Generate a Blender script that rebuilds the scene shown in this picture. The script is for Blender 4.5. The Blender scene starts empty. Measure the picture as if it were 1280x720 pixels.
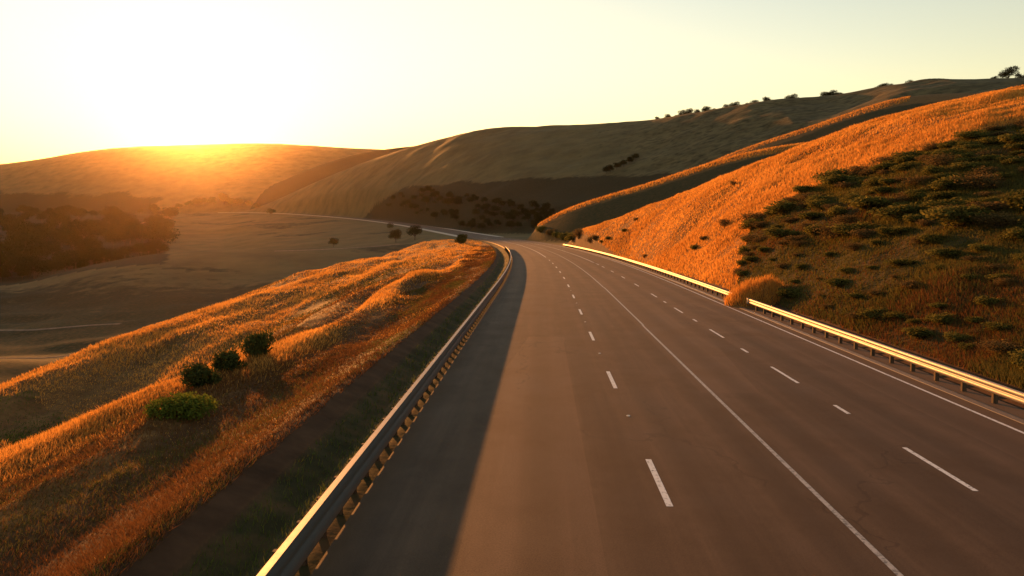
import bpy, bmesh, math, random
import numpy as np
from mathutils import Vector, Matrix

rng = np.random.default_rng(7)
random.seed(7)
C = bpy.context.scene.collection
scene = bpy.context.scene

# ------------------------------------------------------------------ camera
F = 995.0
CAMH = 5.66
YAW = math.radians(2.13)
PITCH = math.atan((360 - 284) / F)
cam_d = bpy.data.cameras.new('camera')
cam = bpy.data.objects.new('camera', cam_d)
C.objects.link(cam)
cam_d.sensor_width = 36
cam_d.lens = 36 * F / 1280
cam_d.clip_end = 30000
cam.location = (0, 0, CAMH)
cam.rotation_euler = (math.pi / 2 - PITCH, 0, YAW)
scene.camera = cam
CY, SY = math.cos(YAW), math.sin(YAW)

SUN_EL = math.radians(6.6)
SUN_AZ = math.atan((640 - 252) / F) + YAW        # to the left of the road (+y)
SD = np.array([-math.sin(SUN_AZ) * math.cos(SUN_EL), math.cos(SUN_AZ) * math.cos(SUN_EL), math.sin(SUN_EL)])


def cam_axes(x, y):
    """depth along the (levelled) view axis and offset to its right"""
    return -SY * x + CY * y, CY * x + SY * y


# ------------------------------------------------------------------ noise
def vnoise(x, y, seed=0):
    xi, yi = np.floor(x), np.floor(y)
    fx, fy = x - xi, y - yi
    fx = fx * fx * fx * (fx * (fx * 6 - 15) + 10)
    fy = fy * fy * fy * (fy * (fy * 6 - 15) + 10)

    def h(a, b):
        n = (a.astype(np.int64) * 374761393 + b.astype(np.int64) * 668265263 + seed * 144269504) & 0xffffffff
        n = ((n ^ (n >> 13)) * 1274126177) & 0xffffffff
        n = n ^ (n >> 16)
        return (n & 0xffff) / 65535.0
    a, b, c, d = h(xi, yi), h(xi + 1, yi), h(xi, yi + 1), h(xi + 1, yi + 1)
    return (a * (1 - fx) + b * fx) * (1 - fy) + (c * (1 - fx) + d * fx) * fy


def fbm(x, y, octv=4, seed=0):
    s, a, t = 0, 1, 0
    for i in range(octv):
        s = s + a * (vnoise(x * 2 ** i + 17.3 * i, y * 2 ** i - 9.1 * i, seed + i) - .5)
        t += a
        a *= .5
    return s / t * 2


def sstep(a, b, x):
    t = np.clip((x - a) / (b - a), 0, 1)
    return t * t * (3 - 2 * t)


def smax(a, b, k):
    h = np.clip(.5 + .5 * (a - b) / k, 0, 1)
    return b * (1 - h) + a * h + k * h * (1 - h)


# ------------------------------------------------------------------ road alignment
def curve(y):
    return -0.000288 * np.clip(y - 70, 0, None) ** 2


_ry = np.array([-500, 400, 470, 600, 800, 1000, 1300, 1500, 3000.])
_rz = np.array([0, 0, .5, 3.3, 10.2, 17.7, 29, 34, 40.])
_yy = np.arange(-500, 3000, 5.)
_zz = np.interp(_yy, _ry, _rz)
_zz = np.convolve(np.pad(_zz, 15, mode='edge'), np.ones(31) / 31, 'valid')
_zz[_yy < 380] = 0


def roadz(y):
    return np.interp(y, _yy, _zz)


L_EDGE, R_EDGE = -3.75, 15.0
RAIL_L, RAIL_R = -4.0, 14.45
TOE = 15.9


# ------------------------------------------------------------------ terrain
_KG = np.arange(-1000, 2001, 4.)
_KC = {}


def keyed(px, tab, col):
    k = (id(tab), col)
    if k not in _KC:
        t = np.array(tab, float)
        g = np.interp(_KG, t[:, 0], t[:, col])
        sig = 7 if col == 1 else 22
        a = np.arange(-3 * sig, 3 * sig + 1)
        ker = np.exp(-.5 * (a / sig) ** 2)
        _KC[k] = np.convolve(np.pad(g, 3 * sig, mode='edge'), ker / ker.sum(), 'valid')
    return np.interp(px, _KG, _KC[k])


def row_z(row, d):
    return CAMH + (284 - row) / F * d


def hill(px, d, tab, sf, sb, w):
    row, dr = keyed(px, tab, 1), keyed(px, tab, 2)
    z = row_z(row, dr)
    t = d - dr
    s = np.where(t < 0, sf, sb)
    return z - s * (np.sqrt(t * t + w * w) - w)


H1 = [(-900, 262, 2150), (-400, 235, 2150), (-100, 214, 2150), (0, 208, 2150), (60, 200, 2150), (100, 192, 2150), (140, 187, 2150), (200, 184, 2150), (250, 184, 2150),
      (300, 181, 2150), (370, 182, 2150), (430, 187, 2150), (520, 190, 2150), (700, 200, 2150), (1400, 215, 2150)]
H2 = [(100, 292, 1750), (230, 272, 1750), (300, 252, 1750), (330, 238, 1750), (370, 220, 1750), (400, 207, 1750), (450, 192, 1750), (500, 186, 1750), (540, 182, 1750), (600, 180, 1750), (900, 190, 1750)]
H3 = [(150, 295, 1780), (250, 277, 1720), (300, 268, 1640), (330, 259, 1550), (360, 245, 1450), (420, 217, 1290), (480, 196, 1160), (520, 184, 1100), (560, 173, 1040), (600, 165, 990),
      (650, 161, 940), (760, 159, 870), (800, 156, 840), (850, 149, 800), (900, 141, 770), (960, 132, 730), (1020, 130, 700), (1060, 123, 680), (1110, 111, 650), (1200, 106, 620), (1280, 102, 600), (1450, 97, 600)]
H4A = [(470, 460, 360), (560, 370, 360), (630, 304, 355), (660, 290, 345), (690, 266, 335), (740, 250, 330), (800, 234, 325), (860, 213, 320), (925, 193, 315), (1000, 180, 310), (1400, 170, 300)]
H4B = [(470, 400, 480), (560, 350, 480), (640, 310, 475), (700, 280, 470), (760, 256, 468), (820, 236, 465), (860, 216, 460), (900, 197, 455), (950, 179, 450), (1000, 164, 450), (1060, 143, 450), (1110, 126, 450), (1150, 121, 450), (1280, 119, 450), (1400, 118, 450)]
H5 = [(677, 300, 262), (700, 295, 240), (735, 287, 200), (800, 262, 165), (850, 243, 150), (900, 224, 140), (960, 200, 130), (1050, 170, 121), (1150, 140, 115), (1220, 127, 112), (1280, 117, 110), (1400, 100, 108), (1800, 80, 100)]
KNOLL = [(-500, 400, 300), (-100, 380, 320), (0, 362, 335), (60, 345, 350), (120, 328, 365), (200, 316, 385), (300, 312, 400), (400, 309, 420), (560, 306, 450), (620, 312, 450)]

# the far road seen from the camera: image column -> distance, height
_fy = np.arange(430, 1560, 10.)
_fx = curve(_fy)
_fd, _fr = cam_axes(_fx, _fy)
_fpx = 640 + F * _fr / _fd
_o = np.argsort(_fpx)
_fpx, _fd, _fz = _fpx[_o], _fd[_o], roadz(_fy)[_o]

P1V = np.array([0, 3.75, 4.5, 5.4, 6.3, 7.0, 8.0, 9.5, 400])
P1Z = np.array([-.3, -.12, -.3, -.62, -.25, .02, 0, -.1, -.1])
P2V = np.array([0, 7.4, 8.6, 10.5, 12.3, 13.5, 14.8, 16.4, 18.6, 20, 23, 27, 31, 34.5, 37, 39.5, 43, 50])
P2Z = np.array([0, 0, -.5, -.95, -.85, -.62, -1.0, -2.3, -2.1, -2.6, -4.6, -6.0, -6.4, -5.8, -5.45, -5.9, -7.6, -11.])


def polar(x, y):
    d, r = cam_axes(x, y)
    az = np.arctan2(r, d)
    azc = np.clip(az, -math.radians(60), math.radians(60))
    dist = np.hypot(d, r)
    return 640 + F * np.tan(azc), dist * np.cos(azc), az


def terrain(x, y, parts=False):
    x = np.asarray(x, float)
    y = np.asarray(y, float)
    c = curve(y)
    u = x - c
    v = -u
    R = roadz(y)
    px, d, az = polar(x, y)
    # ---- left bank
    su = np.interp(y, [140, 315], [1, .6])
    k = np.interp(y, [-50, 0, 30, 55, 85, 143, 240, 315, 420], [1.0, 1.0, 1.05, 1.08, .74, .36, .05, -.1, 0])
    wig = 1.6 * fbm(y / 45., u / 60. + 3, 2, 5) * sstep(8, 13, v)
    vv = (v + wig) / su
    left = np.interp(v, P1V, P1Z) + k * np.interp(vv, P2V, P2Z)
    left += .34 * fbm(u / 2.6, y / 13., 3, 21) * sstep(7, 10, v) + .7 * fbm(u / 9., y / 34., 3, 22) * sstep(9, 16, v)
    floor = np.interp(y, [-100, 100, 300, 450, 800], [-20, -22, -22, -19, -12])
    drop = sstep(39, 85, vv)
    left = left * (1 - drop) + (floor + 4.5 * fbm(x / 60., y / 45., 3, 8)) * drop
    # ---- right base
    right = -.25 + .02 * np.clip(u - TOE, 0, 200) + 0 * u
    base = np.where(u < 5, left, right)
    # ---- field sloping up to the far road
    zf, df = np.interp(px, _fpx, _fz), np.interp(px, _fpx, _fd)
    t = d - df
    field = zf - .6 - np.where(t < 0, .045, np.interp(px, [290, 390], [-.025, .05])) * (np.sqrt(t * t + 900) - 30)
    field = field - 40 * sstep(590, 640, px)
    base = smax(base, field + 5.5 * fbm(x / 120., y / 75., 3, 31) * sstep(15, 110, -u) - 2.5 * sstep(15, 110, -u), 4)
    base = smax(base, hill(px, d, KNOLL, .16, .2, 30) + .8 * fbm(x / 40., y / 40., 3, 33), 4)
    # ---- far hills with gullies
    g = fbm(x / 150., y / 150., 4, 41)
    gul = -np.abs(fbm(x / 110. + .5 * g, y / 150., 3, 43))
    side = sstep(math.radians(110), math.radians(65), np.abs(az))
    e = np.clip((d - 250) / 500, 0, 1)
    win = np.zeros(np.shape(x), int)
    for hi_, (tab, sf, sb, w, amp) in enumerate(((H1, .42, .2, 120, 2.5), (H2, .32, .2, 50, 2.5), (H3, .33, .2, 60, 4.5), (H4B, .42, .25, 14, 1.2), (H4A, .42, .25, 9, .8)), 1):
        h = hill(px, d, tab, sf, sb, w)
        row, dr = keyed(px, tab, 1), keyed(px, tab, 2)
        off = np.clip(np.abs(d - dr) / 60., 0, 1)
        h = h + amp * (.6 * g + 1.4 * gul + .35) * off + amp * .25 * fbm(x / 30., y / 30., 3, 47) * (.25 + .75 * off)
        h = np.where(side > 0, h * side - 60 * (1 - side), -60)
        win = np.where(h > base, hi_, win)
        base = smax(base, h, 5 if hi_ < 4 else 2)
    # ---- near spur on the right
    dc = keyed(px, H5, 2)
    zc = row_z(keyed(px, H5, 1), dc)
    dt = TOE / np.clip((px - 677) / F, .02, None)
    dt = np.minimum(dt, dc - 40)
    f = (d - dt) / (dc - dt)
    w = .22
    fr = 1 - (np.sqrt((1 - f) ** 2 + w * w) - w) / (math.sqrt(1 + w * w) - w)
    zf5 = zc * np.where(f < 0, 0, np.clip(fr, 0, 1) ** 1.08)
    tb = np.clip(d - dc, 0, None)
    zf5 = np.where(f > 1, zc - .3 * (np.sqrt(tb * tb + 400) - 20), zf5)
    bump5 = sstep(0, 5, u - TOE) * sstep(12, 40, d)
    zf5 = zf5 + bump5 * sstep(300, 230, d) * (.9 * fbm(x / 11., y / 16., 4, 51) * sstep(1.05, .7, f) + .25 * fbm(x / 3.2, y / 4.5, 3, 53))
    zf5 = np.where((px > 660) & (u > 8) & (az < math.radians(80)), zf5, -30)
    base = np.where(u > 5, smax(base, zf5, 1.0), base)
    # ---- road cutting
    fl = np.interp(y, [0, 250, 450, 900], [.5, .8, 8, 18])
    frr = np.interp(y, [0, 250, 450, 900], [.9, 1.5, 10, 18])
    wr = sstep(L_EDGE - .1 - fl, L_EDGE - .1, u) * sstep(R_EDGE + .25 + frr, R_EDGE + .25, u)
    wr = wr * sstep(1560, 1480, y)
    out = base * (1 - wr) + (R - .28) * wr
    out += (1 - wr) * .05 * fbm(x / 1.1, y / 1.1, 2, 61) * sstep(260, 120, d)
    if parts:
        return out, dict(px=px, d=d, u=u, v=v, vv=vv, f=f, zf5=zf5, az=az, wr=wr, drop=drop, win=win)
    return out


def img_row(z, d):
    return 284 + (CAMH - z) / np.maximum(d, .1) * F


def ground_at(px, row, d0=8., d1=2600., prefer=None):
    """the point of the ground seen at a photo position"""
    for _ in range(2):
        dd = np.geomspace(d0, d1, 220)
        r = (px - 640) / F * dd
        x, y = -SY * dd + CY * r, CY * dd + SY * r
        z = terrain(x, y)
        zr = CAMH + (284 - row) / F * dd
        i = np.nonzero(zr <= z)[0]
        i = i[0] if len(i) else len(dd) - 1
        d0, d1 = dd[max(i - 1, 0)], dd[i] * 1.0001
    return float(x[i]), float(y[i]), float(z[i]), float(dd[i])


def ground_many(pxs, rows, d0, d1, nd=260):
    """the same for many photo positions at once"""
    pxs, rows = np.asarray(pxs, float), np.asarray(rows, float)
    dd = np.geomspace(d0, d1, nd)[None, :]
    r = (pxs[:, None] - 640) / F * dd
    x, y = -SY * dd + CY * r, CY * dd + SY * r
    z = terrain(x, y)
    hit = CAMH + (284 - rows[:, None]) / F * dd <= z
    i = np.where(hit.any(1), hit.argmax(1), nd - 1)
    k = np.arange(len(pxs))
    return x[k, i], y[k, i], z[k, i], dd[0, i]


# ------------------------------------------------------------------ object helpers
def setp(o, label=None, cat=None, group=None, kind=None):
    if label: o['label'] = label
    if cat: o['category'] = cat
    if group: o['group'] = group
    if kind: o['kind'] = kind
    return o


def mesh_np(name, verts, faces, mat=None, parent=None, smooth=False, attrs=None):
    me = bpy.data.meshes.new(name)
    verts = np.asarray(verts, np.float32)
    faces = np.asarray(faces, np.int32)
    n = faces.shape[1]
    me.vertices.add(len(verts))
    me.vertices.foreach_set('co', verts.ravel())
    me.loops.add(faces.size)
    me.loops.foreach_set('vertex_index', faces.ravel())
    me.polygons.add(len(faces))
    me.polygons.foreach_set('loop_start', np.arange(0, faces.size, n, dtype=np.int32))
    me.polygons.foreach_set('use_smooth', np.full(len(faces), smooth))
    for an, val in (attrs or {}).items():
        val = np.asarray(val, np.float32)
        if val.ndim == 2:
            a = me.attributes.new(an, 'FLOAT_COLOR', 'POINT')
            a.data.foreach_set('color', val.ravel())
        else:
            a = me.attributes.new(an, 'FLOAT', 'POINT')
            a.data.foreach_set('value', val)
    me.update(calc_edges=True)
    if mat: me.materials.append(mat)
    o = bpy.data.objects.new(name, me)
    C.objects.link(o)
    if parent: o.parent = parent
    return o


def empty(name, loc=(0, 0, 0), rz=0):
    o = bpy.data.objects.new(name, None)
    C.objects.link(o)
    o.location = loc
    o.rotation_euler = (0, 0, rz)
    o.empty_display_size = .2
    return o


def copy_tree(o):
    r = o.copy()
    C.objects.link(r)
    for ch in list(o.children):
        c = ch.copy()
        C.objects.link(c)
        c.parent = r
        for g in list(ch.children):
            d = g.copy()
            C.objects.link(d)
            d.parent = c
    return r


def box_np(x0, x1, y0, y1, z0, z1):
    v = np.array([(x, y, z) for z in (z0, z1) for y in (y0, y1) for x in (x0, x1)], float)
    f = np.array([(0, 2, 3, 1), (4, 5, 7, 6), (0, 1, 5, 4), (2, 6, 7, 3), (0, 4, 6, 2), (1, 3, 7, 5)])
    return v, f


def join_np(lst):
    vs, fs, n = [], [], 0
    for v, f in lst:
        vs.append(v)
        fs.append(np.asarray(f) + n)
        n += len(v)
    return np.concatenate(vs), np.concatenate(fs)


# ------------------------------------------------------------------ material helpers
class NT:
    def __init__(s, name):
        s.m = bpy.data.materials.new(name)
        s.m.use_nodes = True
        s.t = s.m.node_tree
        s.t.nodes.clear()
        s.out = s.n('ShaderNodeOutputMaterial')

    def n(s, typ, **kw):
        nd = s.t.nodes.new(typ)
        for k, v in kw.items():
            setattr(nd, k, v)
        return nd

    def l(s, a, b):
        s.t.links.new(a, b)

    def noise(s, scale, detail=4, rough=.55, vec=None, dist=0):
        nd = s.n('ShaderNodeTexNoise')
        nd.inputs['Scale'].default_value = scale
        nd.inputs['Detail'].default_value = detail
        nd.inputs['Roughness'].default_value = rough
        nd.inputs['Distortion'].default_value = dist
        if vec is not None: s.l(vec, nd.inputs['Vector'])
        return nd.outputs['Fac']

    def ramp(s, fac, stops):
        nd = s.n('ShaderNodeValToRGB')
        el = nd.color_ramp.elements
        while len(el) > 1: el.remove(el[-1])
        for i, (p, c) in enumerate(stops):
            e = el[0] if i == 0 else el.new(p)
            e.position = p
            e.color = (*c, 1) if len(c) == 3 else c
        s.l(fac, nd.inputs['Fac'])
        return nd.outputs['Color']

    def mix(s, fac, a, b, mode='MIX'):
        nd = s.n('ShaderNodeMix', data_type='RGBA', blend_type=mode)
        for i, v in ((0, fac), (6, a), (7, b)):
            if hasattr(v, 'links') or isinstance(v, bpy.types.NodeSocket): s.l(v, nd.inputs[i])
            elif i == 0: nd.inputs[0].default_value = v
            else: nd.inputs[i].default_value = (*v, 1)
        return nd.outputs[2]

    def math(s, op, a, b=0, clamp=False):
        nd = s.n('ShaderNodeMath', operation=op, use_clamp=clamp)
        for i, v in enumerate((a, b)):
            if isinstance(v, bpy.types.NodeSocket): s.l(v, nd.inputs[i])
            else: nd.inputs[i].default_value = v
        return nd.outputs[0]

    def mapping(s, vec, scale):
        nd = s.n('ShaderNodeMapping')
        nd.inputs['Scale'].default_value = scale
        s.l(vec, nd.inputs['Vector'])
        return nd.outputs[0]

    def attr(s, name):
        return s.n('ShaderNodeAttribute', attribute_name=name)

    def bsdf(s, color, rough=.8, metal=0, spec=.5, bump=None, bump_str=.3, bump_dist=.05):
        b = s.n('ShaderNodeBsdfPrincipled')
        if isinstance(color, bpy.types.NodeSocket): s.l(color, b.inputs['Base Color'])
        else: b.inputs['Base Color'].default_value = (*color, 1)
        for nm, v in (('Roughness', rough), ('Metallic', metal), ('Specular IOR Level', spec)):
            if isinstance(v, bpy.types.NodeSocket): s.l(v, b.inputs[nm])
            else: b.inputs[nm].default_value = v
        if bump is not None:
            bn = s.n('ShaderNodeBump')
            bn.inputs['Strength'].default_value = bump_str
            bn.inputs['Distance'].default_value = bump_dist
            s.l(bump, bn.inputs['Height'])
            s.l(bn.outputs[0], b.inputs['Normal'])
        s.l(b.outputs[0], s.out.inputs['Surface'])
        return b


def mat_terrain():
    t = NT('hillside_ground')
    pos = t.n('ShaderNodeNewGeometry').outputs['Position']
    z = t.attr('zone')
    sep = t.n('ShaderNodeSeparateColor')
    t.l(z.outputs['Color'], sep.inputs[0])
    veg, dirt_shade, far = sep.outputs[0], sep.outputs[1], sep.outputs[2]
    n1 = t.noise(.9, 5, .6, pos)
    n2 = t.noise(.045, 5, .6, pos)
    n3 = t.noise(6., 3, .6, pos)
    dry = t.ramp(n1, [(.3, (.10, .045, .016)), (.5, (.17, .078, .024)), (.72, (.24, .12, .038))])
    dry = t.mix(t.math('MULTIPLY', n3, .35), dry, (.17, .10, .045))
    fargrass = t.ramp(n2, [(.3, (.088, .070, .031)), (.5, (.135, .104, .045)), (.7, (.175, .130, .056))])
    fargrass = t.mix(t.math('MULTIPLY', t.noise(.25, 5, .65, pos), .5), fargrass, (.09, .066, .031))
    dry = t.mix(far, dry, fargrass)
    vegc = t.ramp(n1, [(.32, (.034, .031, .012)), (.5, (.056, .046, .018)), (.66, (.10, .06, .025))])
    vegc = t.mix(t.math('MULTIPLY', far, .6), vegc, (.024, .021, .010))
    dirtc = t.ramp(n1, [(.3, (.052, .027, .014)), (.7, (.105, .053, .027))])
    vm = t.math('ADD', veg, t.math('MULTIPLY', t.math('SUBTRACT', t.noise(.16, 4, .6, pos), .5), .9))
    vm = t.ramp(vm, [(.38, (0, 0, 0)), (.62, (1, 1, 1))])
    vm = t.math('MULTIPLY', vm, t.math('GREATER_THAN', veg, .02))
    c = t.mix(vm, dry, vegc)
    c = t.mix(dirt_shade, c, dirtc)
    hgt = t.math('ADD', t.math('MULTIPLY', n1, .7), t.math('MULTIPLY', n3, .25))
    t.bsdf(c, .95, 0, .05, hgt, .35, .10)
    return t.m


def mat_road():
    t = NT('asphalt')
    uv = t.n('ShaderNodeUVMap').outputs[0]
    pos = t.n('ShaderNodeNewGeometry').outputs['Position']
    sx = t.n('ShaderNodeSeparateXYZ')
    t.l(uv, sx.inputs[0])
    n1 = t.noise(1., 5, .65, t.mapping(uv, (1.1, .03, 1)))
    n2 = t.noise(1., 6, .7, t.mapping(uv, (.45, .3, 1)))
    n3 = t.noise(28., 4, .75, pos)
    c = t.ramp(n1, [(.3, (.044, .031, .022)), (.7, (.104, .073, .052))])
    c = t.mix(t.ramp(n2, [(.45, (0, 0, 0)), (.7, (.55, .55, .55))]), c, (.040, .029, .021))
    # paving patches
    pt = t.n('ShaderNodeTexVoronoi', distance='CHEBYCHEV')
    pt.inputs['Scale'].default_value = 1.0
    pt.inputs['Randomness'].default_value = .8
    t.l(t.mapping(uv, (.2, .017, 1)), pt.inputs['Vector'])
    sc_ = t.n('ShaderNodeSeparateColor')
    t.l(pt.outputs['Color'], sc_.inputs[0])
    c = t.mix(t.math('MULTIPLY', t.math('GREATER_THAN', sc_.outputs[0], .72), .35), c, (.135, .096, .070))
    # wheel tracks of each lane
    w0 = t.math('ABSOLUTE', t.math('SINE', t.math('MULTIPLY', t.math('ADD', sx.outputs[0], .9), math.pi / 1.75)))
    wt = t.math('MULTIPLY', t.ramp(w0, [(.55, (0, 0, 0)), (1, (1, 1, 1))]), t.math('ADD', .1, t.math('MULTIPLY', n1, .7)))
    c = t.mix(wt, c, (.036, .026, .019))
    # sealed cracks
    vo = t.n('ShaderNodeTexVoronoi', feature='DISTANCE_TO_EDGE')
    vo.inputs['Scale'].default_value = 1.0
    wob = t.n('ShaderNodeVectorMath', operation='ADD')
    t.l(t.mapping(uv, (.16, .075, 1)), wob.inputs[0])
    nzc = t.n('ShaderNodeTexNoise')
    nzc.inputs['Scale'].default_value = .8
    nzc.inputs['Detail'].default_value = 5
    t.l(uv, nzc.inputs['Vector'])
    scl = t.n('ShaderNodeVectorMath', operation='SCALE')
    t.l(nzc.outputs['Color'], scl.inputs[0])
    scl.inputs['Scale'].default_value = .35
    t.l(scl.outputs[0], wob.inputs[1])
    t.l(wob.outputs[0], vo.inputs['Vector'])
    cr = t.math('LESS_THAN', vo.outputs['Distance'], .0065)
    cr = t.math('MULTIPLY', cr, t.math('GREATER_THAN', t.noise(1., 2, .5, t.mapping(uv, (.12, .05, 1))), .5))
    c = t.mix(t.math('MULTIPLY', cr, .4), c, (.02, .015, .012))
    # aggregate
    c = t.mix(t.ramp(n3, [(.42, (0, 0, 0)), (.62, (.5, .5, .5))]), c, (.034, .024, .018))
    spk = t.noise(110., 2, .7, pos)
    c = t.mix(t.ramp(spk, [(.58, (0, 0, 0)), (.7, (.6, .6, .6))]), c, (.20, .15, .11))
    # grit along both edges
    ed = t.math('MAXIMUM', t.math('SUBTRACT', sx.outputs[0], 13.2), t.math('SUBTRACT', -2.9, sx.outputs[0]))
    ed = t.math('MULTIPLY', t.math('ADD', ed, t.math('SUBTRACT', t.noise(1., 5, .7, t.mapping(uv, (1.5, .5, 1))), .6)), 1.6, True)
    c = t.mix(t.math('MULTIPLY', ed, .6), c, (.11, .075, .048))
    c = t.mix(1., c, (1.2, 1.03, .86), 'MULTIPLY')
    rg = t.math('ADD', .62, t.math('MULTIPLY', n2, .3))
    t.bsdf(c, rg, 0, .10, n3, .4, .012)
    return t.m


def mat_paint(name, col, wear=.42):
    t = NT(name)
    pos = t.n('ShaderNodeNewGeometry').outputs['Position']
    n = t.noise(9., 5, .7, pos)
    m = t.ramp(n, [(wear - .08, (0, 0, 0)), (wear + .06, (1, 1, 1))])
    c = t.mix(m, (.11, .098, .088), col)
    t.bsdf(c, .55, 0, .4)
    return t.m


def mat_metal():
    t = NT('galvanised_steel')
    pos = t.n('ShaderNodeNewGeometry').outputs['Position']
    n = t.noise(3., 5, .6, pos)
    c = t.ramp(n, [(.3, (.12, .112, .106)), (.7, (.175, .165, .155))])
    t.bsdf(c, t.math('ADD', .38, t.math('MULTIPLY', n, .25)), .15, .35)
    return t.m


def mat_wood(name, a, b):
    t = NT(name)
    pos = t.n('ShaderNodeNewGeometry').outputs['Position']
    n = t.noise(12., 4, .6, t.mapping(pos, (1, 1, .15)))
    t.bsdf(t.ramp(n, [(.3, a), (.7, b)]), .85, 0, .2, n, .4, .01)
    return t.m


def mat_leaf(name, ca, cb, transl=.35, attr='tone'):
    t = NT(name)
    a = t.attr(attr).outputs['Fac']
    oi = t.n('ShaderNodeObjectInfo').outputs['Random']
    f = t.math('ADD', t.math('MULTIPLY', a, .75), t.math('MULTIPLY', oi, .25))
    col = t.ramp(f, [(0, ca), (1, cb)])
    d = t.n('ShaderNodeBsdfDiffuse')
    tr = t.n('ShaderNodeBsdfTranslucent')
    t.l(col, d.inputs[0])
    t.l(col, tr.inputs[0])
    mx = t.n('ShaderNodeMixShader')
    mx.inputs[0].default_value = transl
    t.l(d.outputs[0], mx.inputs[1])
    t.l(tr.outputs[0], mx.inputs[2])
    t.l(mx.outputs[0], t.out.inputs['Surface'])
    return t.m


M_TERR = mat_terrain()
M_ROAD = mat_road()
M_WHITE = mat_paint('white_road_paint', (.62, .59, .55), .42)
M_WORN = mat_paint('worn_road_paint', (.36, .32, .28), .48)
M_KERB = mat_paint('kerb_asphalt', (.075, .058, .044), .4)
M_METAL = mat_metal()
M_SHADED = mat_paint('shaded_steel', (.060, .066, .070), .35)  # shaded face of the left beam put into a darker steel
M_POST = mat_wood('weathered_timber', (.05, .032, .02), (.10, .064, .04))
M_BARK = mat_wood('bark', (.045, .032, .022), (.10, .07, .045))
M_GRASS = mat_leaf('dry_grass', (.42, .17, .030), (.76, .39, .090), .5)
M_GRASSR = mat_leaf('russet_grass', (.085, .036, .013), (.20, .092, .032), .38)
M_GRASSG = mat_leaf('green_grass', (.05, .07, .015), (.13, .15, .03), .45)
M_GRASSO = mat_leaf('olive_grass', (.058, .054, .014), (.145, .122, .034), .42)
M_SAGE = mat_leaf('sage_leaves', (.058, .058, .015), (.15, .135, .034), .5)
M_OAK = mat_leaf('oak_leaves', (.016, .019, .007), (.042, .044, .014), .2)
M_BRIGHT = mat_leaf('broom_leaves', (.065, .085, .014), (.13, .155, .024), .35)
M_BUSH = mat_leaf('bush_leaves', (.024, .030, .010), (.07, .078, .022), .22)

# ------------------------------------------------------------------ terrain mesh
azs = np.concatenate([np.radians(np.linspace(-180, -44, 70, endpoint=False)), np.radians(np.linspace(-44, 44, 900, endpoint=False)), np.radians(np.linspace(44, 180, 71))])
rs = np.concatenate([np.geomspace(1.2, 400, 560, endpoint=False), np.geomspace(400, 2600, 250, endpoint=False), np.geomspace(2600, 5200, 12)])
A, Rr = np.meshgrid(azs, rs)
DD, RRt = Rr * np.cos(A), Rr * np.sin(A)
X = -SY * DD + CY * RRt
Y = CY * DD + SY * RRt
Z, P = terrain(X, Y, True)
row = img_row(Z, P['d'])
px, u, v, d = P['px'], P['u'], P['v'], P['d']
on_spur = (P['u'] > TOE - .5) & (np.abs(P['zf5'] - Z) < 2.5) & (px > 690)
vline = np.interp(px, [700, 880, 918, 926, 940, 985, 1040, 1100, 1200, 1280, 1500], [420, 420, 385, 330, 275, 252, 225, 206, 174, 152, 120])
veg = np.where(on_spur, 1.25 * sstep(-6, 10, row - vline), 0.)  # dark scrub ground, with the flank's shade put into the same tone
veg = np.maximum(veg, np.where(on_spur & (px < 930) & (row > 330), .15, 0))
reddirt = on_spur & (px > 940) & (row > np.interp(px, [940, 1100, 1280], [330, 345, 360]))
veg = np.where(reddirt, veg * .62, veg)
win = P['win']
nz = fbm(X / 70., Y / 70., 3, 15)
h3low = sstep(-7, 7, row - np.interp(px, [440, 470, 520, 600, 680, 760, 900], [282, 256, 235, 228, 224, 222, 215]) + 8 * nz) * (win == 3) * (px > 440)
veg = np.where((win == 3) & ~on_spur, .20 + .25 * sstep(600, 900, px), veg)
veg = np.maximum(veg, 1.2 * h3low)
veg = np.where(win == 2, .75, veg)
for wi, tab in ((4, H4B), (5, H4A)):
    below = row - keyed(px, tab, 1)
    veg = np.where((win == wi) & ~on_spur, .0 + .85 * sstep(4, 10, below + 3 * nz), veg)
veg = np.where((win == 0) & (u < -30) & (d > 330), np.maximum(veg, .55 * sstep(.0, .45, fbm(X / 70., Y / 45., 3, 111))), veg)
wood = sstep(225, 195, px + 25 * nz) * sstep(238, 250, row + 10 * nz) * (d > 340)
veg = np.maximum(veg, .85 * wood)
shade_band = .75 * sstep(6.6, 7.2, v) * sstep(13., 12., P['vv'] + .8 * fbm(X / 3., Y / 9., 3, 19)) * (d < 300)  # unlit strip behind the verge put into darker ground colour
veg = np.where((v > 3.6) & (v < 6.3) & (d < 300), .7, veg)
veg = np.maximum(veg, np.where(win == 0, sstep(.15, .5, P['drop']) * (.10 + .6 * sstep(355, 285, d + 25 * nz)), 0))
dirt_shade = sstep(6.0, 6.4, v) * sstep(8.6, 7.3, v + .8 * fbm(X / 2., Y / 6., 3, 17)) * (d < 300)
dirt_shade = np.maximum(dirt_shade, shade_band)
dirt_shade = np.where((u > R_EDGE - .3) & (u < TOE + .5) & (d < 260), .9, dirt_shade)
far = sstep(180, 320, d) * np.where(win >= 4, .25, 1)
zone = np.stack([veg, dirt_shade, far, np.ones_like(far)], -1).reshape(-1, 4)
nr, na = A.shape
idx = np.arange(nr * na).reshape(nr, na)
q = np.stack([idx[:-1, :-1], idx[:-1, 1:], idx[1:, 1:], idx[1:, :-1]], -1).reshape(-1, 4)
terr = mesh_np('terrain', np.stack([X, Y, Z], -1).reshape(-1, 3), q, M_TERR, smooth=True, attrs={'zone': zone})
setp(terr, kind='structure')
# small cap under the camera
cv = np.concatenate([[[0, 0, float(terrain(np.array([0.]), np.array([0.]))[0])]], np.stack([X[0], Y[0], Z[0]], -1)])
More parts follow.
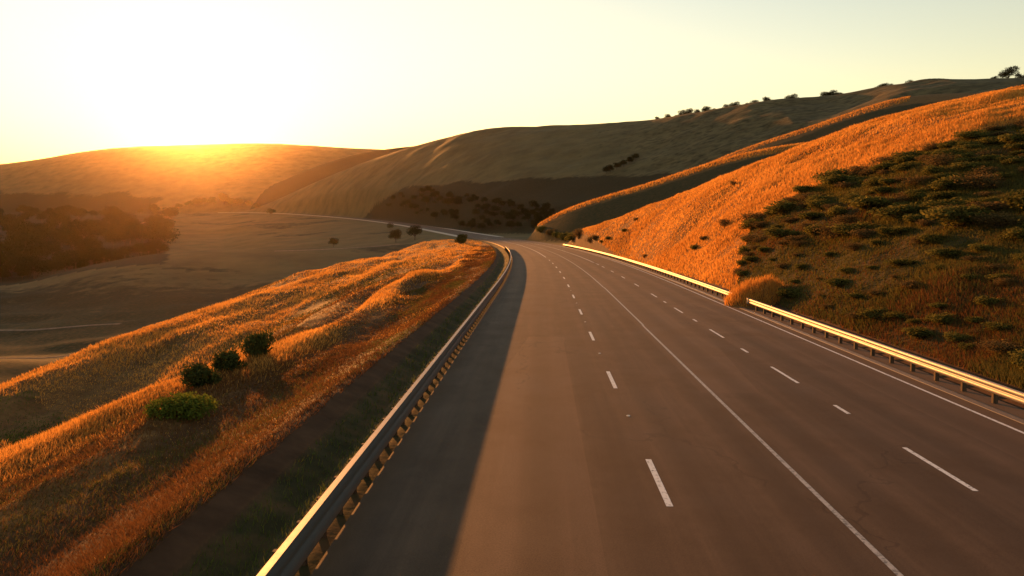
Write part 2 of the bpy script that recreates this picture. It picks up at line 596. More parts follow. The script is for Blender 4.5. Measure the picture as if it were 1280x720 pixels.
# ------------------------------------------------------------------ road
def path(ys, off, z=0.):
    ys = np.asarray(ys, float)
    sl = np.gradient(curve(ys), ys) if len(ys) > 1 else np.zeros_like(ys)
    n = np.sqrt(1 + sl * sl)
    return np.stack([curve(ys) + off / n, ys - off * sl / n, roadz(ys) + z], -1)


def ribbon(name, ys, u0, u1, z, mat, skirt=0., cols=None):
    us = np.linspace(u0, u1, cols or 2)
    zs = np.full(len(us), z)
    if skirt:
        us = np.concatenate([[u0 - .02], us, [u1 + .02]])
        zs = np.concatenate([[z - skirt], zs, [z - skirt]])
    rowsv = [path(ys, uu, zz) for uu, zz in zip(us, zs)]
    V = np.stack(rowsv, 1)
    n, m = V.shape[:2]
    ii = np.arange(n * m).reshape(n, m)
    f = np.stack([ii[:-1, :-1], ii[:-1, 1:], ii[1:, 1:], ii[1:, :-1]], -1).reshape(-1, 4)
    o = mesh_np(name, V.reshape(-1, 3), f, mat, smooth=False)
    uvl = o.data.uv_layers.new(name='UVMap')
    uvv = np.stack([np.tile(us, n), np.repeat(ys, m)], -1)[f.ravel()]
    uvl.data.foreach_set('uv', uvv.astype(np.float32).ravel())
    return setp(o, kind='structure')


ROADY = np.concatenate([np.arange(-60, 260, 4.), np.arange(260, 1560, 6.)])
ribbon('road', ROADY, L_EDGE, R_EDGE, 0, M_ROAD, skirt=.4, cols=6)


FARY = np.arange(436, 1550, 6.)
M_SHEEN = mat_paint('sky_sheen_pale', (.34, .27, .20), .3)  # pale strips added to stand for sky sheen on the far road
ribbon('sky_sheen_strip', FARY, L_EDGE - 3.4, L_EDGE + .4, .006, M_SHEEN, skirt=1.2)
ribbon('sky_sheen_strip', FARY, R_EDGE - .4, R_EDGE + 3.0, .006, M_SHEEN, skirt=1.2)


def sheet_marks(name, pieces, z, mat, wid):
    lst = []
    for y0, y1, off in pieces:
        n = max(2, int((y1 - y0) / 3) + 1)
        ys = np.linspace(y0, y1, n)
        a, b = path(ys, off - wid / 2, z), path(ys, off + wid / 2, z)
        V = np.stack([a, b], 1).reshape(-1, 3)
        ii = np.arange(2 * n).reshape(n, 2)
        f = np.stack([ii[:-1, 0], ii[:-1, 1], ii[1:, 1], ii[1:, 0]], -1)
        lst.append((V, f))
    V, f = join_np(lst)
    return setp(mesh_np(name, V, f, mat), kind='structure')


D1, SOL, D2, EDG = 2.62, 5.85, 9.35, 13.3
period = 11.9
sheet_marks('lane_line', [(15.9 + k * period - 12 * (0), 19.2 + k * period, D1) for k in range(-2, 11)] + [(150, 420, D1)], .004, M_WHITE, .14)
sheet_marks('seam_line', [(-40, 46, SOL), (46, 75, SOL + .05), (75, 420, SOL)], .004, M_WORN, .11)
sheet_marks('lane_line', [(17.1 + k * period, 20.5 + k * period, D2) for k in range(-2, 10)] + [(24.2 + k * period, 25.4 + k * period, D2) for k in range(0, 4)] + [(120, 420, D2)], .004, M_WHITE, .12)
sheet_marks('edge_line', [(-40, 420, EDG)], .004, M_WHITE, .11)

# asphalt kerb under the right rail
def extrude_profile(prof, ys, closed=True):
    """prof: list of (offset, z) swept along the road"""
    rowsv = [path(ys, o_, z_) for o_, z_ in prof]
    V = np.stack(rowsv, 1)
    n, m = V.shape[:2]
    ii = np.arange(n * m).reshape(n, m)
    fs = []
    for j in range(m if closed else m - 1):
        k = (j + 1) % m
        fs.append(np.stack([ii[:-1, j], ii[1:, j], ii[1:, k], ii[:-1, k]], -1))
    return V.reshape(-1, 3), np.concatenate(fs)


V, f = extrude_profile([(13.85, -.05), (13.9, .012), (14.05, .05), (14.12, .05), (14.18, -.05)], np.arange(-40, 236, 2.))
setp(mesh_np('kerb', V, f, M_KERB), kind='structure')

# ------------------------------------------------------------------ guard rails
def wbeam(side, top, ht, dep=.08, th=.01):
    """closed cross section of a corrugated beam facing the road; side=+1 road is to the right"""
    n = 17
    zs = np.linspace(top, top - ht, n)
    t = (top - zs) / ht
    w = .012 + np.abs(np.sin(t * math.pi * 2)) ** .8 * dep
    w[0] = w[-1] = dep * .9 if dep < .05 else .006
    w[1] = w[-2] = max(w[1], .02)
    fr = [(side * (ww + th), zz) for ww, zz in zip(w, zs)]
    bk = [(side * ww, zz) for ww, zz in zip(w[::-1], zs[::-1])]
    return fr + bk


def guardrail(label, off, side, y0, y1, top, ht, spacing, part_max, y_parts0, dep=.075, mat=None):
    root = empty('guardrail', tuple(path([y0, y0 + 1], off)[0]))
    setp(root, label, 'guardrail')
    ox, oy, oz = root.location
    org = np.array([ox, oy, oz])
    ys = np.concatenate([np.arange(y0, y1, 2.), [y1]])
    V, f = extrude_profile([(off + a, z) for a, z in wbeam(side, top, ht, dep)], ys)
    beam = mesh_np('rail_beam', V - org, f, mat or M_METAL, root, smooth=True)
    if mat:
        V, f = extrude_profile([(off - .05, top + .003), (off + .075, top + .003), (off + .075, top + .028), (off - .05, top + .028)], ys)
        mesh_np('sunlit_strip', V - org, f, M_METAL, beam)  # added bright strip, painting the sun on the beam's top edge
    # flared end piece at the far end
    yy = np.linspace(y1 - .2, y1 + .25, 4)
    V, f = extrude_profile([(off + side * .03, top - ht - .01), (off + side * .115, top - ht - .01), (off + side * .115, top + .01), (off + side * .03, top + .01)], yy)
    c = np.array([[0, 1, 2, 3], [len(V) - 1, len(V) - 2, len(V) - 3, len(V) - 4]])
    mesh_np('end_cap', V - org, np.concatenate([f, c]), M_METAL, root)
    pv, pf = box_np(-.075, .075, -.055, .055, -.9, top - .14)
    bv, bf = box_np(-.05, .05, -.06, .06, top - ht + .02, top - .16)
    pm = bm = None
    rest = []
    cnt = 0
    for y in np.arange(y_parts0, y1 - .5, spacing):
        p = path([y, y + .5], off - side * .175)[0]
        b = path([y, y + .5], off - side * .049)[0]
        if cnt < part_max:
            if pm is None:
                po = mesh_np('post', pv, pf, M_POST, root)
                bo = mesh_np('spacer_block', bv, bf, M_POST, po)
                pm, bm = po.data, bo.data
            else:
                po = bpy.data.objects.new('post', pm)
                C.objects.link(po)
                po.parent = root
                bo = bpy.data.objects.new('spacer_block', bm)
                C.objects.link(bo)
                bo.parent = po
            po.location = p - org
            bo.location = b - p
            cnt += 1
        else:
            rest.append((pv + p - org, pf))
            rest.append((bv + b - org, bf))
    if rest:
        V, f = join_np(rest)
        setp(mesh_np('post', V, f, M_POST, root), kind='stuff')
    return root


guardrail('long steel guardrail curving along the left road edge above the grassy bank', RAIL_L, 1, 2, 207, .68, .605, 1.25, 98, 8.4, .04, M_SHADED)
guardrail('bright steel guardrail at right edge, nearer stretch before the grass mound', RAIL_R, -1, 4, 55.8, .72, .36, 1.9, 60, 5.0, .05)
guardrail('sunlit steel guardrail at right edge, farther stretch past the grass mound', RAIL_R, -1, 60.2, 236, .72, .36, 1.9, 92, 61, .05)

# ------------------------------------------------------------------ leaf clouds
def leaf_cloud(n, clumps, size, seed, zsq=1.0):
    """small leaf quads spread through lumpy clumps (cx,cy,cz,rx,ry,rz)"""
    r = np.random.default_rng(seed)
    cl = np.array(clumps, float)
    wgt = cl[:, 3] * cl[:, 4] * cl[:, 5]
    ci = r.choice(len(cl), n, p=wgt / wgt.sum())
    dv = r.normal(size=(n, 3))
    dv /= np.linalg.norm(dv, axis=1)[:, None]
    rad = .45 + .6 * r.random(n) ** .55
    p = cl[ci, :3] + dv * rad[:, None] * cl[ci, 3:6]
    p += r.normal(size=(n, 3)) * size * .8
    s = size * (.6 + .8 * r.random(n))[:, None]
    nrm = dv * .6 + r.normal(size=(n, 3)) * .7
    nrm /= np.linalg.norm(nrm, axis=1)[:, None]
    t = np.cross(nrm, r.normal(size=(n, 3)))
    t /= np.linalg.norm(t, axis=1)[:, None]
    b = np.cross(nrm, t)
    V = np.stack([p - t * s - b * s * .2, p + b * s * .55, p + t * s + b * s * .1, p - b * s * .6], 1).reshape(-1, 3)
    f = np.arange(4 * n).reshape(n, 4)
    tone = np.repeat(np.clip(.2 + .6 * r.random(n) + .25 * r.normal(size=len(cl))[ci], 0, 1), 4)
    V[:, 2] = np.maximum(V[:, 2], .02)
    return V, f, tone


def limb(p0, p1, r0, r1, seg=7, steps=4, wob=.0, seed=0):
    r = np.random.default_rng(seed)
    p0, p1 = np.array(p0, float), np.array(p1, float)
    ax = p1 - p0
    ax /= np.linalg.norm(ax)
    a = np.cross(ax, [.3, .9, .1])
    a /= np.linalg.norm(a)
    b = np.cross(ax, a)
    V = []
    for i in range(steps + 1):
        t = i / steps
        c = p0 + (p1 - p0) * t + (r.normal(size=3) * wob if 0 < i < steps else 0)
        rr = r0 + (r1 - r0) * t
        for k in range(seg):
            an = 2 * math.pi * k / seg
            V.append(c + (a * math.cos(an) + b * math.sin(an)) * rr)
    V = np.array(V)
    ii = np.arange((steps + 1) * seg).reshape(steps + 1, seg)
    jj = np.roll(ii, -1, 1)
    f = np.stack([ii[:-1], jj[:-1], jj[1:], ii[1:]], -1).reshape(-1, 4)
    return V, f


def make_tree(name, h, w, seed, mat, leaves=2600, leaf=.28, trunk_h=.32):
    r = np.random.default_rng(seed)
    root = empty(name)
    parts = [limb((0, 0, -.4), (0, 0, h * trunk_h), h * .035, h * .024, wob=.05, seed=seed)]
    clumps = []
    nb = 11
    for i in range(nb):
        an = 2 * math.pi * i / nb + r.uniform(-.3, .3)
        lv = r.uniform(.42, .86)
        rad = w * .5 * r.uniform(.25, .72) * (1.15 - .6 * abs(lv - .55))
        c = (math.cos(an) * rad, math.sin(an) * rad, h * lv)
        s = w * r.uniform(.15, .25)
        clumps.append((*c, s, s, s * .72))
        parts.append(limb((0, 0, h * trunk_h * r.uniform(.7, 1)), c, h * .014, h * .004, 5, 3, .08, seed + i))
    clumps.append((0, 0, h * .86, w * .2, w * .2, h * .12))
    clumps.append((0, 0, h * .6, w * .3, w * .3, h * .2))
    V, f = join_np(parts)
    mesh_np('trunk', V, f, M_BARK, root, smooth=True)
    V, f, tone = leaf_cloud(leaves, clumps, leaf, seed)
    mesh_np('crown', V, f, mat, root, attrs={'tone': tone})
    return root


def make_shrub(name, h, w, seed, mat, leaves=900, leaf=.09, nb=9):
    r = np.random.default_rng(seed)
    root = empty(name)
    clumps, parts = [], []
    for i in range(nb):
        an = 2 * math.pi * i / nb + r.uniform(-.4, .4)
        rad = w * .5 * r.uniform(.2, .75)
        s = w * r.uniform(.16, .27)
        c = (math.cos(an) * rad, math.sin(an) * rad, h * r.uniform(.25, .72))
        clumps.append((*c, s, s, min(s * .8, h * .35)))
        parts.append(limb((0, 0, -.15), c, .03 * h, .008 * h, 4, 2, .02, seed + i))
    clumps.append((0, 0, h * .5, w * .28, w * .28, h * .38))
    V, f = join_np(parts)
    mesh_np('stem', V, f, M_BARK, root)
    V, f, tone = leaf_cloud(leaves, clumps, leaf, seed)
    mesh_np('foliage', V, f, mat, root, attrs={'tone': tone})
    return root


def put(proto, used, x, y, z, s, label, cat, group=None, sz=None):
    o = copy_tree(proto) if proto.name in used else proto
    used.add(proto.name)
    o.location = (x, y, z - .05 * s)
    o.scale = (s, s, sz or s)
    o.rotation_euler = (0, 0, random.uniform(0, 6.28))
    for k in ('label', 'category', 'group'):
        if k in o: del o[k]
    setp(o, label, cat, group)
    return o


used = set()
OAKS = [make_tree('oak_tree', 10, 12, 100 + i, M_OAK, 3000, .30) for i in range(4)]
M_BROWN = mat_leaf('dry_scrub_leaves', (.075, .052, .020), (.17, .115, .045), .45)
SAGES = [make_shrub('sage_shrub', (1.0, .8, 1.25, .9, 1.1)[i], 1.8, 200 + i, M_BROWN if i in (1, 4) else M_SAGE, 1700, (.07, .055, .08, .065, .05)[i], (9, 14, 6, 11, 16)[i]) for i in range(5)]
BUSHES = [make_shrub('dark_bush', 1.6, 2.0, 300 + i, M_BUSH, 3200, .085, 13) for i in range(3)]
BRIGHT = make_shrub('green_bush', 1.0, 2.2, 410, M_BRIGHT, 4200, .06, 13)

# ---- bushes on the left bank
for (px_, row_, wpx, lab, i) in ((320, 448, 34, 'tall rounded dark bush, highest of the three on the sunlit bank', 0),
                                 (281, 466, 38, 'low dark bush in the middle of the three on the sunlit bank', 1),
                                 (246, 487, 42, 'wide dark bush just above the bright green bush', 2)):
    x, y, z, dd = ground_at(px_, row_)
    s = wpx * dd / F / 1.75
    put(BUSHES[i], used, x, y, z - .1, s, lab, 'bush', sz=s * (1.25 if i == 0 else .95))
x, y, z, dd = ground_at(222, 522)
put(BRIGHT, used, x, y, z - .05, 74 * dd / F / 2.2, 'bright green low bush standing alone in the golden grass', 'bush', sz=74 * dd / F / 2.2 * .95)
x, y, z, dd = ground_at(577, 304)
put(BUSHES[1], used, x, y, z, 16 * dd / F / 2, 'small dark bush at the far tip of the grassy left bank', 'bush')

# ---- chaparral on the shaded flank, right
M = 1500
cpx = rng.uniform(912, 1335, M)
top = np.interp(cpx, [915, 940, 985, 1040, 1100, 1200, 1280, 1500], [365, 280, 254, 228, 208, 176, 154, 116])
bot = np.interp(cpx, [900, 1280, 1400], [366, 474, 516])
lowp = rng.random(M) ** 1.25
gx_, gy_, gz_, gd_ = ground_many(cpx, top + (bot - top) * lowp, 12, 220)
pts = []
for i in range(M):
    x, y, z, lp = gx_[i], gy_[i], gz_[i], lowp[i]
    if lp > .42 and random.random() < .84: continue
    if x - float(curve(np.array(y))) < TOE + 1.0 or gd_[i] > 200: continue
    s = random.uniform(.5, 1.35) * (1.5 if lp < .45 else .85)
    if any((x - a) ** 2 + (y - b) ** 2 < (.62 * (s + c)) ** 2 for a, b, c in pts): continue
    pts.append((x, y, s))
    if lp < .55:
        put(random.choice(SAGES), used, x, y, z, s, 'dark green scrub growing high on the shaded right hillside', 'shrub', 'scrub high on the shaded right hillside', sz=s * random.uniform(.45, .75))
    else:
        put(random.choice(SAGES), used, x, y, z, s, 'low green scrub on the reddish slope above the right guardrail', 'shrub', 'scrub on the reddish slope by the guardrail', sz=s * random.uniform(.4, .65))
    if len(pts) >= 250: break
# a few on the lit cut
for pxx, rw, s in ((795, 276, 1.5), (806, 322, .9), (880, 300, 1.2), (868, 312, 1.0), (905, 283, 1.4), (925, 345, 1.1), (780, 290, 1.2), (930, 318, 1.3), (760, 300, 1.1), (915, 232, 1.0), (752, 304, 1.)):
    x, y, z, dd = ground_at(pxx, rw, 12, 260)
    s *= .65
    put(random.choice(SAGES), used, x, y, z, s, 'small dark shrub dotted on the glowing orange cutting', 'shrub', 'shrubs dotted on the orange cutting')
# dark scrub at the road bend
for pxx, rw, s in ((706, 300, 3.0), (716, 301, 2.4), (697, 297, 2.6), (724, 297, 2.5), (738, 303, 1.5), (688, 293, 3.), (676, 290, 3.), (745, 300, 1.7)):
    x, y, z, dd = ground_at(pxx, rw, 100, 400)
    put(random.choice(SAGES), used, x, y, z, s, 'dark scrub crowding the right side of the distant bend', 'shrub', 'scrub beside the distant bend')

# ---- wood in the valley, left
M = 900
cpx = rng.uniform(-30, 218, M)
top = np.interp(cpx, [-30, 60, 110, 150, 200, 218], [262, 262, 254, 256, 264, 268])
bot = np.interp(cpx, [-30, 0, 60, 120, 200], [354, 350, 334, 320, 306])
gx_, gy_, gz_, gd_ = ground_many(cpx, top + (bot - top) * rng.random(M), 300, 1500)
tp = []
for i in range(M):
    x, y, z = gx_[i], gy_[i], gz_[i]
    if any((x - a) ** 2 + (y - b) ** 2 < 90 for a, b in tp): continue
    tp.append((x, y))
    put(random.choice(OAKS), used, x, y, z, random.uniform(.9, 2.0), 'dark oak in the hazy wood on the valley floor', 'tree', 'oaks of the valley wood')
    if len(tp) >= 100: break
tp = []
for i in range(400):
    pxx = random.uniform(-40, 205)
    dd = float(keyed(pxx, KNOLL, 2)) + random.uniform(12, 95)
    r = (pxx - 640) / F * dd
    x, y = -SY * dd + CY * r, CY * dd + SY * r
    if any((x - a) ** 2 + (y - b) ** 2 < 40 for a, b in tp): continue
    tp.append((x, y))
    z = float(terrain(np.array([x]), np.array([y]))[0])
    put(random.choice(OAKS), used, x, y, z, random.uniform(.55, 1.15) * (.7 + .3 * (pxx < 150)), 'dark oak in the dense belt just behind the rounded knoll', 'tree', 'oak belt behind the knoll')
    if len(tp) >= 62: break
for pxx, rw, s in ((238, 259, 1.3), (247, 258, 1.7), (256, 257, 1.5), (268, 257, 1.7), (282, 256, 2.3), (291, 258, 1.7), (300, 258, 1.6), (312, 259, 1.3), (226, 262, 1.2), (322, 262, 1.2)):
    x, y, z, dd = ground_at(pxx, rw, 300, 1900)
    put(random.choice(OAKS), used, x, y, z, s, 'dark tree in the clump under the glowing sun', 'tree', 'tree clump below the sun')
x, y, z, dd = ground_at(200, 315, 300, 1900)
put(OAKS[1], used, x, y, z, 38 * dd / F / 10, 'tall dark tree standing on the brow of the rounded knoll', 'tree')
for pxx, rw, hp, lab in ((417, 309, 12, 'small round tree by the pale track across the field'), (495, 303, 16, 'rounder of two dark trees beside the valley road'),
                         (519, 300, 18, 'taller of two dark trees beside the valley road'), (488, 287, 8, 'little tree just below the far road'), (340, 270, 9, 'lone tree beside the far road under the hill')):
    x, y, z, dd = ground_at(pxx, rw, 250, 1900)
    put(random.choice(OAKS), used, x, y, z, hp * dd / F / 10, lab, 'tree')
# ---- scrub woodland at the foot of the big hill
M = 600
cpx = rng.uniform(468, 690, M)
top = np.interp(cpx, [468, 500, 530, 600, 690], [268, 248, 240, 250, 266])
gx_, gy_, gz_, gd_ = ground_many(cpx, top + (289 - top) * rng.random(M), 430, 1100)
tp = []
for i in range(M):
    x, y, z = gx_[i], gy_[i], gz_[i]
    if x - float(curve(np.array(y))) < 22 or any((x - a) ** 2 + (y - b) ** 2 < 36 for a, b in tp): continue
    tp.append((x, y))
    put(random.choice(OAKS), used, x, y, z, random.uniform(.35, .8), 'dark scrub oak on the shadowed foot of the big hill', 'tree', 'scrub oaks at the foot of the big hill')
    if len(tp) >= 85: break
for pxx, rw in ((762, 216), (770, 213), (778, 210), (786, 206), (793, 202), (757, 218)):
    x, y, z, dd = ground_at(pxx, rw, 430, 1100)
    put(random.choice(OAKS), used, x, y, z, .55, 'dark scrub oak in the short gully row on the hill', 'tree', 'gully row of oaks')


def skyline(pxx):
    dd = keyed(pxx, H3, 2)
    dd = float(dd)
    r = (pxx - 640) / F * dd
    x, y = -SY * dd + CY * r, CY * dd + SY * r
    return x, y, float(terrain(np.array([x]), np.array([y]))[0]), dd


for pxx, hp, lab in ((1250, 17, 'roundest lone tree on the skyline at upper right'), (1233, 6, 'low bush beside the round skyline tree'), (1264, 8, 'bush just right of the round skyline tree'), (1276, 12, 'skyline tree cut by the right picture edge')):
    x, y, z, dd = skyline(pxx)
    put(OAKS[0] if hp > 10 else random.choice(OAKS), used, x, y, z - (1.6 if hp > 10 else 2.2) * hp * dd / F / 10, hp * dd / F / 9, lab, 'tree')
for pxx in (842, 850, 858, 868, 880, 888, 905, 915, 930, 938, 955, 1026, 1034, 1043, 1091, 1098, 1106, 820, 832, 1010, 985, 1130):
    x, y, z, dd = skyline(pxx)
    put(random.choice(OAKS), used, x, y, z - 1.8, random.uniform(.5, .95), 'tiny dark tree on the long skyline ridge', 'tree', 'trees along the skyline ridge')

# ------------------------------------------------------------------ pale tracks
def track(pixels, width, d0, d1):
    pts = []
    pp = np.array(pixels, float)
    t = np.linspace(0, len(pp) - 1, 40)
    for a in t:
        pts.append(ground_at(np.interp(a, range(len(pp)), pp[:, 0]), np.interp(a, range(len(pp)), pp[:, 1]), d0, d1)[:2])
    p = np.array(pts)
    k = np.ones(5) / 5
    p = np.stack([np.convolve(np.pad(p[:, i], 2, mode='edge'), k, 'valid') for i in (0, 1)], -1)
    tg = np.gradient(p, axis=0)
    tg /= np.linalg.norm(tg, axis=1)[:, None] + 1e-6
    nr_ = np.stack([-tg[:, 1], tg[:, 0]], -1)
    V = []
    for s in (-1, -.33, .33, 1):
        e = p + nr_ * width / 2 * s
        V.append(np.concatenate([e, (terrain(e[:, 0], e[:, 1]) + (.14 if abs(s) < 1 else -.15))[:, None]], 1))
    V = np.stack(V, 1)
    n, m = V.shape[:2]
    ii = np.arange(n * m).reshape(n, m)
    f = np.stack([ii[:-1, :-1], ii[:-1, 1:], ii[1:, 1:], ii[1:, :-1]], -1).reshape(-1, 4)
    setp(mesh_np('dirt_track', V.reshape(-1, 3), f, M_TRACK, smooth=True), kind='structure')


def mat_track():
    t = NT('pale_track_dirt')
    pos = t.n('ShaderNodeNewGeometry').outputs['Position']
    n = t.noise(.6, 4, .6, pos)
    t.bsdf(t.ramp(n, [(.3, (.15, .105, .07)), (.7, (.26, .185, .125))]), .9, 0, .1)
    return t.m


M_TRACK = mat_track()
track([(340, 314), (400, 312), (470, 308), (500, 305)], 4, 300, 900)
track([(-30, 414), (40, 413), (110, 407), (150, 405)], 2, 90, 340)
track([(-30, 449), (50, 449), (110, 443)], 1.3, 90, 340)
track([(160, 284), (190, 276), (196, 274)], 6, 300, 1500)

# ------------------------------------------------------------------ grass blades
def blades(name, x, y, h, w, mat, seed, lean=.35, kind='stuff', parent=None, org=(0, 0, 0)):
    r = np.random.default_rng(seed)
    n = len(x)
    z = terrain(x, y)
    an = r.uniform(0, 2 * math.pi, n)
    t = np.stack([np.cos(an), np.sin(an), np.zeros(n)], -1)
    base = np.stack([x, y, z - .05], -1) - np.array(org)
    ld = r.normal(size=(n, 2)) * lean
    hh = h * (.55 + .7 * r.random(n))
    tip = base + np.stack([ld[:, 0] * hh + .12 * hh, ld[:, 1] * hh, hh], -1)
    w = w * (.6 + .8 * r.random(n))
    V = np.stack([base - t * w[:, None], base + t * w[:, None], tip], 1).reshape(-1, 3)
    f = np.arange(3 * n).reshape(n, 3)
    tone = np.clip(.5 + .45 * fbm(x / 3.5, y / 9., 3, 71) + .22 * r.normal(size=n), 0, 1)
    o = mesh_np(name, V, f, mat, parent, attrs={'tone': np.repeat(tone, 3)})
    return setp(o, kind=kind)


def sample_polar(n, pxa, pxb, da, db, pw=1.0):
    p = rng.uniform(pxa, pxb, n)
    dd = da * (db / da) ** (rng.random(n) ** pw)
    r = (p - 640) / F * dd
    return -SY * dd + CY * r, CY * dd + SY * r, dd, p


def u_seed(a):
    return a / 40.


# left bank
x, y, dd, pp = sample_polar(700000, -60, 640, 9, 330)
uu = x - curve(y)
vv = -uu
su = np.interp(y, [140, 315], [1, .6])
ok = (vv > 7.2) & (vv / su < 52) & (y > 4) & (y < 330)
hol = fbm(x / 5., y / 22., 3, 73)
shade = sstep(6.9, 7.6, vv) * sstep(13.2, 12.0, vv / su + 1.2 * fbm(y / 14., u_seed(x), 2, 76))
ok &= rng.random(len(x)) < np.clip(.9 + .8 * hol, .4, 1) * (1 - .1 * shade)
x, y, dd, shade = x[ok], y[ok], dd[ok], shade[ok]
green = (fbm(x / 7., y / 12., 3, 75) > .42) & (dd < 60)
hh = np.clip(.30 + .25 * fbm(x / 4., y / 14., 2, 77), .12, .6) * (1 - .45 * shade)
vq = (-(x - curve(y)) + 1.6 * fbm(y / 45., (x - curve(y)) / 60. + 3, 2, 5)) / np.interp(y, [140, 315], [1, .6])


def ridge(c_, w_):
    return np.exp(-((vq - c_ + 1.2 * fbm(x / 5., y / 18., 3, 95)) / w_) ** 2)


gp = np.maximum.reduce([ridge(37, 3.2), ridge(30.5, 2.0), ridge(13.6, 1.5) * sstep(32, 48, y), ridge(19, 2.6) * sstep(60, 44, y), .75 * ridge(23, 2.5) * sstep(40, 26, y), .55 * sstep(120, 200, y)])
gp = np.clip(gp * 1.25 + .12 + .25 * fbm(x / 3., y / 12., 3, 96), .03, 1)  # gold on ridges, dull between: lit and shaded bands put into blade colour
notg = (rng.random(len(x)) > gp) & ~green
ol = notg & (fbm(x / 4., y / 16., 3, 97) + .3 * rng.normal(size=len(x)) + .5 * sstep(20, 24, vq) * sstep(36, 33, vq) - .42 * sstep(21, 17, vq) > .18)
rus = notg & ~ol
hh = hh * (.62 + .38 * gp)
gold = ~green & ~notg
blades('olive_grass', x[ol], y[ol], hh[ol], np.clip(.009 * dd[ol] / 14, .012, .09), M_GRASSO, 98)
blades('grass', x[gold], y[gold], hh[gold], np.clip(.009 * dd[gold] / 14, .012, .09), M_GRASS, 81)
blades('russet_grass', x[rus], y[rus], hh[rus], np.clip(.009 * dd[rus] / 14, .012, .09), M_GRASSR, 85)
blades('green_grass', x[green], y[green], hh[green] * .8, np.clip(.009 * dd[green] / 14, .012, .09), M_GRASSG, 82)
# russet cover between the verge and the first ridge, and down the near slope
pp = rng.uniform(-60, 640, 1)
yy = 6 * (240 / 6.) ** (rng.random(330000) ** 1.0)
vv = rng.uniform(6.9, 20, 330000)
x, y = curve(yy) - vv, yy
dd = cam_axes(x, y)[0]
ok = (vv < 13 + 1.5 * fbm(x / 5., y / 14., 2, 102)) | (y < 60)
ok &= rng.random(len(x)) < np.clip(.85 + .9 * fbm(x / 2., y / 9., 3, 103), .25, 1)
x, y, dd, vv = x[ok], y[ok], dd[ok], vv[ok]
hh = .17 + .10 * fbm(x / 2.5, y / 8., 3, 104)
ol = fbm(x / 2.2, y / 14., 3, 105) + .25 * rng.normal(size=len(x)) > .33
wd = np.clip(.010 * dd / 14, .011, .09)
blades('russet_grass', x[~ol], y[~ol], hh[~ol], wd[~ol], M_GRASSR, 106, lean=.6)
blades('olive_grass', x[ol], y[ol], hh[ol], wd[ol], M_GRASSO, 107, lean=.6)
# weeds in the ditch
x, y, dd, pp = sample_polar(40000, 100, 640, 9, 200)
vv = -(x - curve(y))
ok = (vv > 4.4) & (vv < 6.2)
x, y, dd = x[ok], y[ok], dd[ok]
blades('weeds', x, y, np.full(len(x), .22), np.clip(.009 * dd / 14, .01, .06), M_GRASSG, 83)

# right spur: glowing crest and cutting, thin cover on the flank
x, y, dd, pp = sample_polar(1150000, 680, 1345, 18, 270, .8)
kp = x - curve(y) > TOE
x, y, dd, pp = x[kp], y[kp], dd[kp], pp[kp]
zt, Q = terrain(x, y, True)
rw = img_row(zt, Q['d'])
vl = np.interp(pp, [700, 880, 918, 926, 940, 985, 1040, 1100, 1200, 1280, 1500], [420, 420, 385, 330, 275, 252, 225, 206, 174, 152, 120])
lit = rw < vl + 5 * fbm(x / 6., y / 6., 2, 79)  # gold blades where lit; flank's scrub cover and shade share the duller blades
ok = (Q['u'] > TOE + .3) & (np.abs(Q['zf5'] - zt) < 2) & ((Q['f'] < 1.25))
ok &= lit | (rng.random(len(x)) < .9)
ok &= rng.random(len(x)) < np.clip(.85 + .9 * fbm(x / 6., y / 9., 3, 74), np.where(lit, .15, .6), 1)
x, y, dd, lit, zt_ = x[ok], y[ok], dd[ok], lit[ok], zt[ok]
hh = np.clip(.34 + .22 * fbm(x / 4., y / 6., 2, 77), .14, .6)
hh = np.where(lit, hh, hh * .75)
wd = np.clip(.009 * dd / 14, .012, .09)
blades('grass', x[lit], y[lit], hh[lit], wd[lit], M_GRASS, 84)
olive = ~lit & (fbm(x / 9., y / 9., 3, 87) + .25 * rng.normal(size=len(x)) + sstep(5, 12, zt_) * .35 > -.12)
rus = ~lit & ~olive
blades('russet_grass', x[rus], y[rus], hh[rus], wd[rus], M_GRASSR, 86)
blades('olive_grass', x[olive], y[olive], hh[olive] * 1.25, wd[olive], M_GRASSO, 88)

# gold blades put the sunlight on the two middle spurs' crests into colour
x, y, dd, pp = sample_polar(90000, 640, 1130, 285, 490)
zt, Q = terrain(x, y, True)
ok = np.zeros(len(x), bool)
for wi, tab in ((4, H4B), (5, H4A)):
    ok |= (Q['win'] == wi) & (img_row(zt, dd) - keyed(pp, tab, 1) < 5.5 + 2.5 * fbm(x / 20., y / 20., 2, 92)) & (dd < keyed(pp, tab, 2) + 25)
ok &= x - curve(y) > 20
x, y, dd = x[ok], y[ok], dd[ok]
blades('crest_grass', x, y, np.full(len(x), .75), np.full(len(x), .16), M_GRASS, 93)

# ------------------------------------------------------------------ grass mound over the rail gap
mx, my = float(curve(np.array(58.0)) + 14.9), 58.0
mz = float(terrain(np.array([mx + 1.5]), np.array([my]))[0])
mound = empty('grass_mound', (mx, my, 0))
setp(mound, 'golden grass mound slumped over the gap between the two right guardrails', 'mound')
nn = 40
gx, gy = np.meshgrid(np.linspace(-2.0, 3.4, nn), np.linspace(-2.6, 2.6, nn))


def mound_h(a, b):
    q_ = ((a - .7) / 2.5) ** 2 + (b / 2.4) ** 2
    return 1.75 * np.clip(1 - q_, -.3, 1) * (1 + .25 * fbm(a / .9 + 3, b / .9, 3, 91)) - .25 + .22 * np.clip(a, 0, 4)


